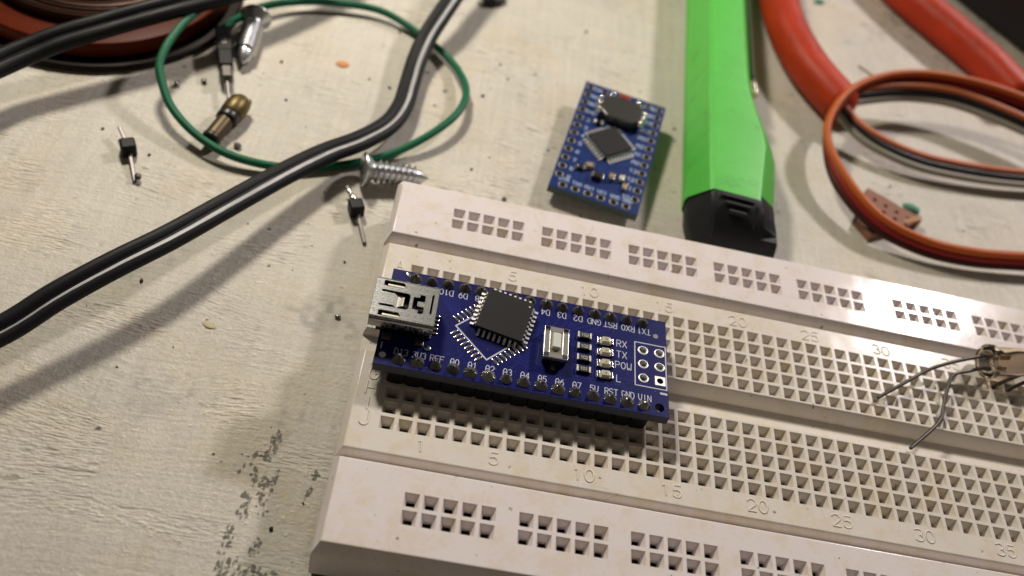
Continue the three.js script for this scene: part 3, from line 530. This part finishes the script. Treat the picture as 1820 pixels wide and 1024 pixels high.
{ // orange, red and brown three core lead: the outer loop
  const pts = [[170, 3.5, -50], [140, 3.2, -44.5], [121.1, 3, -40.6], [108.3, 2.8, -38.6], [98.3, 3, -38.8], [88.7, 4, -41.8], [81.8, 5.2, -51.1], [79.9, 6.2, -61.7], [82.7, 7, -71.7], [89.5, 8, -81.1], [100.7, 9, -88.1], [115, 9.8, -90.4], [131.1, 10.2, -87.6], [148, 10, -80], [175, 9, -64]];
  const sides = pts.map((p, i) => { const t = i / (pts.length - 1), q = pts[Math.min(i + 1, pts.length - 1)], o = pts[Math.max(i - 1, 0)], d = V(q[0] - o[0], 0, q[2] - o[2]).normalize(); const a = t < 0.45 ? 0.9 : 0.9 + sm(0.45, 0.65, t) * 0.45; return [d.z * Math.cos(a) * (t < 0.5 ? -1 : 1) * -0.6, -Math.sin(a), -d.x * Math.cos(a) * (t < 0.5 ? -1 : 1) * -0.6]; });
  const t = thing('three_core_lead', 'orange, red and brown flat lead forming the outer loop beside the cutter', 'wire');
  mesh('orange_core', ribbonStrand(pts, sides, -1.4, 0.88, 150), jacket([0.50, 0.11, 0.02], 0.42), t);
  mesh('red_core', ribbonStrand(pts, sides, 0.05, 0.88, 150), jacket([0.26, 0.02, 0.018], 0.4), t);
  mesh('brown_core', ribbonStrand(pts, sides, 1.45, 0.84, 150), jacket([0.05, 0.012, 0.01], 0.45), t);
}
{ // orange, black and white three core lead: the inner loop
  const pts = [[172, 3.2, -82], [148, 3.2, -74], [129.7, 3.2, -68.5], [112.7, 3.2, -66.2], [101.9, 3.4, -66.4], [92.2, 4, -69.7], [87.6, 4.8, -73.7], [85.8, 5.8, -76.4], [87.8, 6.4, -79.2], [95.3, 6.8, -83.4], [104.2, 7.2, -86.6], [115.6, 7.6, -87.6], [131.1, 7.8, -82.9], [148, 7.6, -75], [175, 7, -60]];
  const sides = pts.map((p, i) => { const t = i / (pts.length - 1), k = sm(0.5, 0.75, t); return [0, -0.55 - 0.25 * k, 0.8 - 0.25 * k]; });
  const t = thing('three_core_lead', 'orange, black and white flat lead forming the inner loop beside the cutter', 'wire');
  mesh('orange_core', ribbonStrand(pts, sides, -1.5, 0.88, 150), jacket([0.55, 0.17, 0.08], 0.42), t);
  mesh('black_core', ribbonStrand(pts, sides, 0, 0.9, 150), jacket([0.022, 0.02, 0.02], 0.42), t);
  mesh('white_core', ribbonStrand(pts, sides, 1.5, 0.88, 150), jacket([0.36, 0.34, 0.29], 0.5), t);
}

// ---------------------------------------------------------------- copper wire spool
{
  const s = thing('wire_spool', 'flat spool of dark enamelled copper wire with an amber flange', 'spool', [-75, 0, -68]);
  const lathe = (pts, n = 120) => new THREE.LatheGeometry(pts.map(([x, y]) => new THREE.Vector2(x, y)), n);
  mesh('lower_flange', lathe([[3, 0.05], [27.9, 0.05], [28.5, 0.5], [28.5, 1.2], [28, 1.6], [3, 1.6]]), std([0.014, 0.009, 0.007], 0.45, 0, { specularIntensity: 0.25 }), s);
  mesh('amber_rim', lathe([[20.6, 1.7], [25.6, 1.7], [26, 2], [26, 4.4], [25.5, 4.8], [21, 5.2], [20.6, 5]]), std([0.10, 0.014, 0.003], 0.4, 0, { specularIntensity: 0.15 }), s);
  const wind = []; for (let y = 1.8; y < 7; y += 0.7) wind.push([20.1, y], [20.55, y + 0.35]);
  for (let r = 20.1; r > 8; r -= 1.1) wind.push([r, 6.5], [r - 0.25, 7.1 + rr(-0.2, 0.3)], [r - 0.55, 7.25 + rr(-0.2, 0.3)], [r - 0.85, 7.05]);
  mesh('copper_winding', lathe(wind), std([0.06, 0.026, 0.016], 0.36, 0.5), s);
  mesh('hub', lathe([[3, 0.1], [3, 8.4], [7.4, 8.4], [7.9, 8], [7.9, 1]]), std([0.012, 0.008, 0.007], 0.5), s);
}

// ---------------------------------------------------------------- screws, plugs and pins on the bench
const zinc = std([0.60, 0.61, 0.63], 0.34, 1);
function screw(label, head, tip, L, lift = 0) {                 // countersunk self-tapping screw lying between two points
  const a = V(...head), b = V(...tip), d = b.clone().sub(a).normalize();
  const t = thing('countersunk_screw', label, 'screw', head, 0, 'screws on the bench');
  t.quaternion.setFromUnitVectors(V(0, 1, 0), d);
  const lathe = (pts, n = 28) => new THREE.LatheGeometry(pts.map(([x, y]) => new THREE.Vector2(x, y)), n);
  const hd = mesh('head', lathe([[0, 0.35], [0.5, 0.32], [0.6, 0.1], [2.9, 0.0], [3.15, 0.18], [3.15, 0.55], [2.9, 0.75], [1.6, 2.1], [1.55, 2.4]]), zinc, t);
  mesh('recess_shade_cross', flatten([box(3.0, 0.06, 0.62, 0, 0.0, 0), box(0.62, 0.07, 3.0, 0, 0.0, 0)]), std([0.03, 0.03, 0.03], 0.6), hd, [0, -0.01, 0]);  // flat near-black bars put the shade of a cross recess into colour
  mesh('shank', lathe([[1.62, 2.0], [1.6, L - 3.4], [1.3, L - 1.6], [0.1, L]]), zinc, t);
  const rows = [], turns = (L - 3.6) / 1.0, N = Math.round(turns * 18);
  for (let i = 0; i <= N; i++) { const u = i / N, y = 2.6 + u * (L - 3.0), ang = u * turns * 6.2832, taper = u > 0.72 ? 1 - (u - 0.72) / 0.28 * 0.85 : 1, r0 = 1.5 * taper, r1 = 2.12 * taper + 0.05; rows.push([[r0, -0.42], [r1, -0.06], [r1, 0.06], [r0, 0.38]].map(([r, dy]) => [r * Math.cos(ang), y + dy, r * Math.sin(ang)])); }
  mesh('thread', grid(rows, false, 0.7), zinc, t);
}
screw('zinc screw lying beside the black plug, near the spool', [-42.2, 3.15, -65.2], [-41.2, 1.7, -49.6], 14.5);
screw('zinc screw lying beside the near end of the green loop, by the breadboard', [-13.2, 3.2, -26.9], [-1.6, 1.7, -29.6], 12.4);
{ // tarnished brass bullet connector
  const t = thing('brass_connector', 'tarnished brass plug connector lying inside the green loop', 'connector', [-39.2, 2.2, -34.2]);
  const lathe = (pts, n = 28) => new THREE.LatheGeometry(pts.map(([x, y]) => new THREE.Vector2(x, y)), n);
  t.quaternion.setFromUnitVectors(V(0, 1, 0), V(0.22, 0.06, -0.97).normalize());
  const old = std([0.12, 0.085, 0.025], 0.42, 0.6), sleeve = std([0.075, 0.052, 0.026], 0.45, 0.6);
  t.scale.setScalar(0.82);
  mesh('ferrule', lathe([[0, -7.6], [1.7, -7.6], [1.95, -7.2], [1.95, -1.2], [1.6, -0.9]]), sleeve, t);
  mesh('collar', lathe([[2.1, -1.3], [2.5, -1.1], [2.5, 0.5], [2.1, 0.8]]), std([0.025, 0.02, 0.018], 0.35, 0.3), t);
  mesh('cap', lathe([[2.0, 0.6], [2.6, 0.9], [2.75, 3.2], [2.5, 5.4], [1.7, 6.6], [0.6, 7.0], [0, 7.05]]), old, t);
  mesh('flat_tongue', rbox(1.1, 7, 2.6, 0.4, 1.6, 3.4, 0), old, t);
  mesh('ferrule_end', lathe([[1.2, -8.6], [2.05, -8.4], [2.1, -7.1], [1.5, -7]]), std([0.03, 0.028, 0.02], 0.4, 0.4), t);
}
function headerPin(label, pos, turn, tinned) {                  // one position of a pin header: black block with the pin through it
  const t = thing('single_header_pin', label, 'header pin', pos, turn, 'loose header pins');
  mesh('insulator', rbox(2.4, 2.4, 2.5, 0.4, 0, 0, 0), blackPlastic, t);
  const steelPin = std([0.19, 0.17, 0.165], 0.45, 0.8); t.scale.setScalar(1.08);
  mesh('long_pin', rbox(0.62, 0.62, 6.2, 0.15, 0.1, -0.3, 4.1, 1), steelPin, t, [0, 0, 0], [0.08, -0.05, 0]);
  mesh('short_pin', rbox(0.6, 0.6, 3.6, 0.15, 0, 0.1, -2.8, 1), steelPin, t, [0, 0, 0], [0.1, 0.12, 0]);
  if (tinned) { mesh('solder_blob', new THREE.SphereGeometry(0.62, 12, 8).scale(1, 1, 1.5), brightTin, t, [-0.1, 0.3, -1.9]); mesh('solder_blob', new THREE.SphereGeometry(0.45, 12, 8).scale(1, 1, 1.6), brightTin, t, [-0.4, 0.4, -3.4]); }
  else mesh('solder_blob', new THREE.SphereGeometry(0.55, 12, 8).scale(1, 0.8, 1.3), fluxTin, t, [0.3, -0.3, 6.6]);
  return t;
}
headerPin('single black header pin lying left of the green loop', [-53.2, 1.25, -22.2], 0.5, false);
headerPin('single black header pin with shiny solder beside the breadboard corner', [-12.6, 1.25, -18.9], 0.42, true);

// ---------------------------------------------------------------- green cutter
{
  const k = thing('snap_blade_cutter', 'bright green utility cutter with a black end cap lying behind the breadboard', 'cutter', [47.6, 0, -34.4], -0.062);
  const green = std([1, 1, 1], 0.5, 0, { map: dataTex(256, 1024, (i, j) => { const m = (vnoise(La, i * 0.06, j * 0.02) - 0.5) * 0.1 + (vnoise(Lb, i * 0.5, j * 0.5) - 0.5) * 0.07, d = 0.35 * sm(0.72, 0.9, vnoise(Lc, i * 0.08, j * 0.03) * 0.6 + vnoise(Lb, i * 0.7, j * 0.7) * 0.4), k = (1 + m) * (1 - d); return [0.095 * k + 0.02 * d, 0.53 * k, 0.065 * k + 0.015 * d]; }, true), bumpMap: dataTex(128, 128, () => { const h = rnd(); return [h, h, h]; }), bumpScale: 0.000006 });
  const sec = (ro, rc, top = 12, sh = 0) => [[1.2, 0.1], [0.25, 1.6], [0, 4.2], [0.25, 5], [2.3, top - 0.5], [2.9, top - 0.06], [3.4, top], [rc - 0.8, top], [rc - 0.1, top - 0.1], [rc + 0.4, top - 0.5], [ro - 0.3, 8.4], [ro, 7.5], [ro - 0.1, 2], [ro - 1, 0.1]];
  const st = [[0.6, 16.2, 12.0], [6, 16.9, 12.9], [14, 17.4, 13.8], [18, 17.0, 13.5], [30, 14.0, 11.2], [36, 13.4, 10.7], [46, 13.4, 10.6], [90, 13.6, 10.6], [150, 13.6, 10.6]];
  const ahead = (x, y) => (y > 9 ? 2.5 : y > 6 ? 0.5 : x < 8 ? -1.6 : 0.2);          // the shell's end is cut like an arrow: the creases reach further
  const rows = st.map(([t, ro, rc], i) => sec(ro, rc).map(([x, y]) => [x, y, i === 0 ? ahead(x, y) : -t]));
  mesh('handle', grid(rows, true, 0.5), green, k);
  const capMat = std([0.012, 0.013, 0.015], 0.55, 0, { specularIntensity: 0.5 });
  const cs = [[null, 0.97, 12, -2], [null, 0.985, 12, 0.25], [3.6, 0.985, 11.75], [5.4, 0.975, 11.1], [7.2, 0.955, 9.9], [8.8, 0.93, 8.2], [10.2, 0.89, 6.0], [11.2, 0.84, 3.6], [11.7, 0.78, 1.4]];
  const capRows = cs.map(([t, q, top, d], i) => sec(16.4, 12.2).map(([x, y]) => [8.6 + (x - 8.4) * q + (i > 2 ? (i - 2) * 0.22 : 0), Math.max(0.1, Math.min(y * (1 - (1 - q) * 0.3), top - (x < 2.4 ? 0.15 * i : 0))), t === null ? ahead(x, y) + d : t]));
  capRows.push(capRows[capRows.length - 1].map(() => [9.5, 0.9, 11.75]));
  const cap = mesh('end_cap', grid(capRows, true, 0.55), capMat, k);
  mesh('slot_shade_lip', rbox(6.4, 0.9, 0.7, 0.2, 7.6, 11.7, 3.5, 1), capMat, cap); mesh('slot_shade_lip', rbox(5, 0.9, 0.7, 0.2, 7.7, 11.4, 4.9, 1), capMat, cap); mesh('slot_shade_lip', rbox(3.4, 0.9, 0.7, 0.2, 7.8, 10.8, 6.3, 1), capMat, cap);  // raised bars added so their shaded fronts read as dark slots
  for (let i = 0; i < 3; i++) mesh('grip_rib', rbox(0.35, 0.5, 4.6 - i * 0.4, 0.12, 0, 0, 0, 1), capMat, cap, [11.4 + i * 0.9, 10.4 - i * 0.75, 6.1], [0.6, 0, 0]);
  mesh('blade_rivet', new THREE.CylinderGeometry(0.9, 0.9, 3.2, 16).rotateX(Math.PI / 2).translate(0, 0, 0), std([0.7, 0.66, 0.5], 0.25, 1), k, [13.6, 8.3, -37.6], [0.1, 0.15, 0]);
  mesh('dark_side_strip', rbox(0.5, 1.6, 108, 0.2, 13.2, 8.9, -95, 1), std([0.06, 0.08, 0.04], 0.5, 0.3), k);  // strip painted dark olive as the darker right side face of the handle
}
// ---------------------------------------------------------------- pliers
{
  const t = thing('pliers', 'pliers with red dipped handles lying open at the top right', 'pliers');
  const red = std([1, 1, 1], 0.5, 0, { specularIntensity: 0.5, map: dataTex(128, 512, (i, j) => { const m = 1 + (vnoise(La, i * 0.1, j * 0.04) - 0.5) * 0.24 + (vnoise(Lb, i * 0.6, j * 0.4) - 0.5) * 0.12, d = 0.45 * sm(0.68, 0.9, vnoise(Lc, i * 0.12, j * 0.05) * 0.5 + vnoise(Lb, i * 0.5, j * 0.5) * 0.5); return [0.44 * m * (1 - d) + 0.06 * d, 0.036 * m * (1 - d) + 0.03 * d, 0.009 * m + 0.02 * d]; }, true), bumpMap: dataTex(128, 512, (i, j) => { const h = vnoise(Lb, i * 0.3, j * 0.1) * 0.7 + vnoise(La, i * 0.9, j * 0.9) * 0.3; return [h, h, h]; }), bumpScale: 0.00012 }), steelM = std([0.12, 0.12, 0.12], 0.4, 0.9);
  const handle = (pts, rads) => {
    const c = curve(pts), N = 160, M = 20, rows = [];
    for (let i = 0; i <= N; i++) { const u = i / N, p = c.getPointAt(u), d = c.getTangentAt(u), s = V(-d.z, 0, d.x).normalize(), up = V(0, 1, 0), f = u * (rads.length - 1), i0 = Math.min(rads.length - 2, Math.floor(f)), r = rads[i0] + (rads[i0 + 1] - rads[i0]) * (f - i0), e = u < 0.032 ? Math.sqrt(1 - ((0.032 - u) / 0.032) ** 2 * 0.999) : 1; rows.push(Array.from({ length: M }, (_, j) => { const a = j / M * 6.2832, ca = Math.cos(a), sa = Math.sin(a), q = 2.6, w = r * e / Math.pow(Math.abs(ca) ** q + Math.abs(sa) ** q, 1 / q); return p.clone().addScaledVector(s, ca * w).addScaledVector(up, sa * w * 1.05).toArray(); })); }
    rows.unshift(rows[0].map(() => c.getPointAt(0).toArray()));
    return grid(rows, true);
  };
  mesh('handle', handle([[88.4, 4.6, -76.2], [86.9, 4.8, -78.4], [80.9, 5, -89.6], [77.3, 5, -103.4], [76.3, 5, -118], [77.5, 5, -140], [84, 5.2, -165], [93, 5.5, -188]], [4.1, 4.3, 4.4, 4.3, 4.2, 4]), red, t);
  mesh('handle', handle([[138.2, 4.8, -98.2], [136.1, 4.9, -102.4], [131.9, 5, -111.7], [125.9, 5, -121.3], [118.8, 5, -131.9], [112.5, 5, -143], [106, 5.2, -160], [98, 5.5, -186]], [4.1, 4.3, 4.5, 4.4, 4.2, 4]), red, t);
  mesh('joint', new THREE.CylinderGeometry(9, 9, 9, 32).translate(95.5, 5.2, -194), steelM, t);
  mesh('jaw', rbox(6, 8, 34, 1.5, 92.5, 5.2, -215), steelM, t); mesh('jaw', rbox(6, 8, 34, 1.5, 99, 5.2, -215), steelM, t);
}
{ // black case at the top right corner
  const t = thing('black_case', 'black plastic case in the top right corner behind the pliers', 'case', [158.4, 0, -149.7], -0.983);
  mesh('shell', rbox(70, 22, 38, 3.5, 0, 11, 0, 3), std([0.006, 0.006, 0.007], 0.6), t);
  mesh('lid_panel', rbox(58, 1.2, 26, 0.5, 0, 22.2, 0, 2), std([0.03, 0.027, 0.03], 0.6), t);
}

// ---------------------------------------------------------------- parts lying on the breadboard's right side
const leadWire = std([0.10, 0.088, 0.08], 0.42, 0.7);
{
  const t = thing('clear_led', 'clear round LED with two long bent leads lying on the breadboard', 'LED', [96.1, 12.15, -2.4]);
  t.quaternion.setFromUnitVectors(V(0, 1, 0), V(0.985, 0.02, -0.17).normalize());
  const glass = new THREE.MeshPhysicalMaterial({ color: C(0.88, 0.77, 0.62), roughness: 0.03, transmission: 1, thickness: 0.004, ior: 1.45, side: THREE.DoubleSide });
  mesh('lens', new THREE.LatheGeometry([[0, 0], [2.75, 0], [2.9, 0.15], [2.9, 1.0], [2.75, 1.15], [2.5, 1.2], [2.5, 6], [2.35, 6.9], [1.9, 7.8], [1.2, 8.4], [0, 8.7]].map(([x, y]) => new THREE.Vector2(x, y)), 40), glass, t);
  mesh('anvil', flatten([rbox(0.8, 2.0, 0.35, 0.1, -0.8, 2.6, 0, 1), rbox(0.4, 1.8, 0.35, 0.1, 0.8, 2.5, 0, 1)]), std([0.3, 0.22, 0.14], 0.4, 0.7), t);
  const inv = t.quaternion.clone().invert(), loc = (p) => V(p[0] - 96.1, p[1] - 12.15, p[2] + 2.4).applyQuaternion(inv).toArray();
  const lead = (pts) => mesh('lead', tube(pts.map(loc), 0.3, 70, 8), leadWire, t);
  lead([[98.5, 12.6, -3.6], [96.2, 12.6, -3.2], [94.6, 12.5, -2.7], [89, 11.9, -0.5], [85.3, 11.3, 1.3], [83.4, 11.1, 2.6], [81, 10.9, 4.4], [75.7, 10.2, 8.2]]);
  lead([[98, 11.3, -1.8], [96, 11.3, -1.5], [93, 11.2, -0.3], [90.6, 11.1, 0.7], [89.5, 11.0, 1.6], [88.6, 10.8, 3.4], [87.4, 10.3, 6.6], [86.5, 10.0, 9.3], [85.4, 9.95, 10.9], [83.9, 9.9, 12.5], [79.7, 9.75, 16.5]]);
}
{
  const t = thing('two_lead_sensor', 'black capped component at the right edge with two leads in the breadboard', 'component', [0, 0, 0]);
  mesh('cap', new THREE.SphereGeometry(1.5, 20, 14).scale(1, 1.1, 1).translate(106.0, 13.4, -2.6), blackPlastic, t);
  mesh('lead', tube([[98.9, 7.6, 0.1], [99.1, 9.5, 0], [101.4, 11, -1], [105.6, 13.0, -2.6]], 0.33, 30, 8), leadWire, t);
  mesh('lead', tube([[101.5, 7.6, 0.1], [101.7, 9.5, 0.1], [103.8, 11, -0.8], [106.2, 12.9, -2.4]], 0.33, 30, 8), leadWire, t);
}

// ---------------------------------------------------------------- scraps
{
  const t = thing('perforated_board_scrap', 'small broken brown scrap of perforated board under the orange lead', 'scrap', [92.5, 0.2, -47.2]);
  const brown = std([0.25, 0.105, 0.06], 0.7), sh = new THREE.Shape([[-2.4, 7.6], [1, 5.9], [4.2, 3.8], [8.2, 1.7], [8.4, 0.6], [6.6, -0.2], [4.2, -2.4], [0.6, -4], [-4.4, -7.2], [-6.6, -3.4], [-4.4, 1.5]].map((p) => new THREE.Vector2(...p)));
  for (let i = 0; i < 4; i++) for (const z of [-1.3, 1.3]) { const h = new THREE.Path(); h.absarc(-1.6 + i * 2.2 + z * 0.5 - (z > 0 ? 0.4 : 0), 4.2 - i * 1.27 + (z - 1.3) * 0.87, 0.5, 0, 7, true); sh.holes.push(h); }
  mesh('board', new THREE.ExtrudeGeometry(sh, { depth: 1.7, bevelEnabled: false, curveSegments: 8 }).rotateX(-Math.PI / 2), brown, t);
  mesh('torn_fibre', rbox(4.2, 0.5, 1.3, 0.2, 0, 0, 0, 1), std([0.42, 0.2, 0.08], 0.7), t, [6.2, 1.6, -0.2], [0, 0.45, 0.06]);
}
function lump(label, name, cat, mat, pos, s, turn = 0, group) {
  const g = new THREE.IcosahedronGeometry(1, 2), p = g.attributes.position;
  for (let i = 0; i < p.count; i++) { const k = 0.75 + 0.5 * vnoise(Lb, p.getX(i) * 1.7 + pos[0], p.getZ(i) * 1.7 + p.getY(i) * 2.3 + pos[2]); p.setXYZ(i, p.getX(i) * s[0] * k, p.getY(i) * s[1] * k, p.getZ(i) * s[2] * k); }
  g.computeVertexNormals();
  return single(name, label, cat, g, mat, pos, [0, turn, 0], group);
}
lump('green plastic crumb beside the brown board scrap', 'plastic_crumb', 'crumb', std([0.10, 0.30, 0.19], 0.6), [100.2, 0.8, -52.4], [2.0, 0.9, 1.1], -0.5);
lump('teal plastic crumb between the cutter and the red handles at the top edge', 'plastic_crumb', 'crumb', std([0.04, 0.22, 0.15], 0.6), [91.5, 0.4, -131.5], [1.5, 0.5, 1.0], 0.3);
lump('orange paint flake in the middle of the green loop', 'paint_flake', 'flake', std([0.62, 0.25, 0.09], 0.7), [-23, 0.15, -59.9], [1.35, 0.25, 0.95], 0.2);
lump('yellow paint flake left of the breadboard', 'paint_flake', 'flake', std([0.50, 0.43, 0.27], 0.7), [-29.5, 0.06, 11.2], [1.3, 0.14, 0.6], -0.2);
lump('small black lump beside the top of the striped cable', 'black_lump', 'scrap', std([0.02, 0.02, 0.018], 0.7), [5.2, 0.9, -95.2], [2.6, 1.1, 2.2], 0.4);  // near-black irregular lump resting on the bench
single('wood_splinter', 'thin yellow wood splinter above the orange lead', 'splinter', rbox(4.6, 0.35, 0.5, 0.15), std([0.32, 0.23, 0.09], 0.7), [99.6, 0.2, -103.0], [0, -0.75, 0]);
[[-51.2, 0.6, -42.6, 0.62, 'solder bead between the spool and the black plug, left one'], [-46.9, 0.6, -45, 0.6, 'solder bead touching the shade of the black plug'], [-36.2, 0.55, -29.2, 0.7, 'solder bead inside the green loop below the brass connector'], [-10.9, 0.35, 5, 0.42, 'solder bead left of the metal socket'], [88.0, 0.4, -108, 0.55, 'solder bead beside the left red handle'], [13.4, 0.35, -30, 0.45, 'solder bead behind the breadboard, left of the small blue board']]
  .forEach(([x, y, z, r, label]) => lump(label, 'solder_bead', 'solder bead', darkTin, [x, y * 0.8, z], [r, r * 0.8, r * 0.85], rnd() * 3, 'solder beads on the bench'));
{ // crumbs of dirt too many to count
  const N = 220, g = new THREE.IcosahedronGeometry(1, 0).scale(MM, MM, MM);
  const im = new THREE.InstancedMesh(g, std([1, 1, 1], 0.85), N); im.name = 'dirt_crumbs'; im.castShadow = im.receiveShadow = true;
  const M4 = new THREE.Matrix4(), q = new THREE.Quaternion(), e = new THREE.Euler();
  for (let i = 0; i < N; i++) {
    let x, z; do { const c = rnd(); if (c < 0.45) { x = rr(-10, 48); z = rr(-75, -20); } else if (c < 0.65) { x = rr(-60, -8); z = rr(-75, 0); } else { x = rr(-80, 140); z = rr(-130, 50); } } while (x > -7 && z > -20 && z < 50);
    const s = 0.09 + 0.3 * Math.pow(rnd(), 3.6); e.set(rnd() * 6, rnd() * 6, rnd() * 6); q.setFromEuler(e);
    M4.compose(V(x * MM, s * 0.45 * MM, z * MM), q, V(s * rr(0.8, 1.6), s * 0.7, s)); im.setMatrixAt(i, M4);
    const c = rnd(); im.setColorAt(i, c < 0.7 ? C(0.05, 0.045, 0.04) : c < 0.88 ? C(0.14, 0.09, 0.05) : C(0.4, 0.33, 0.2));
  }
  scene.add(im); im.userData = { kind: 'stuff', label: 'fine dark crumbs of dirt scattered over the bench', category: 'dirt' };
}

renderer.render(scene, camera);
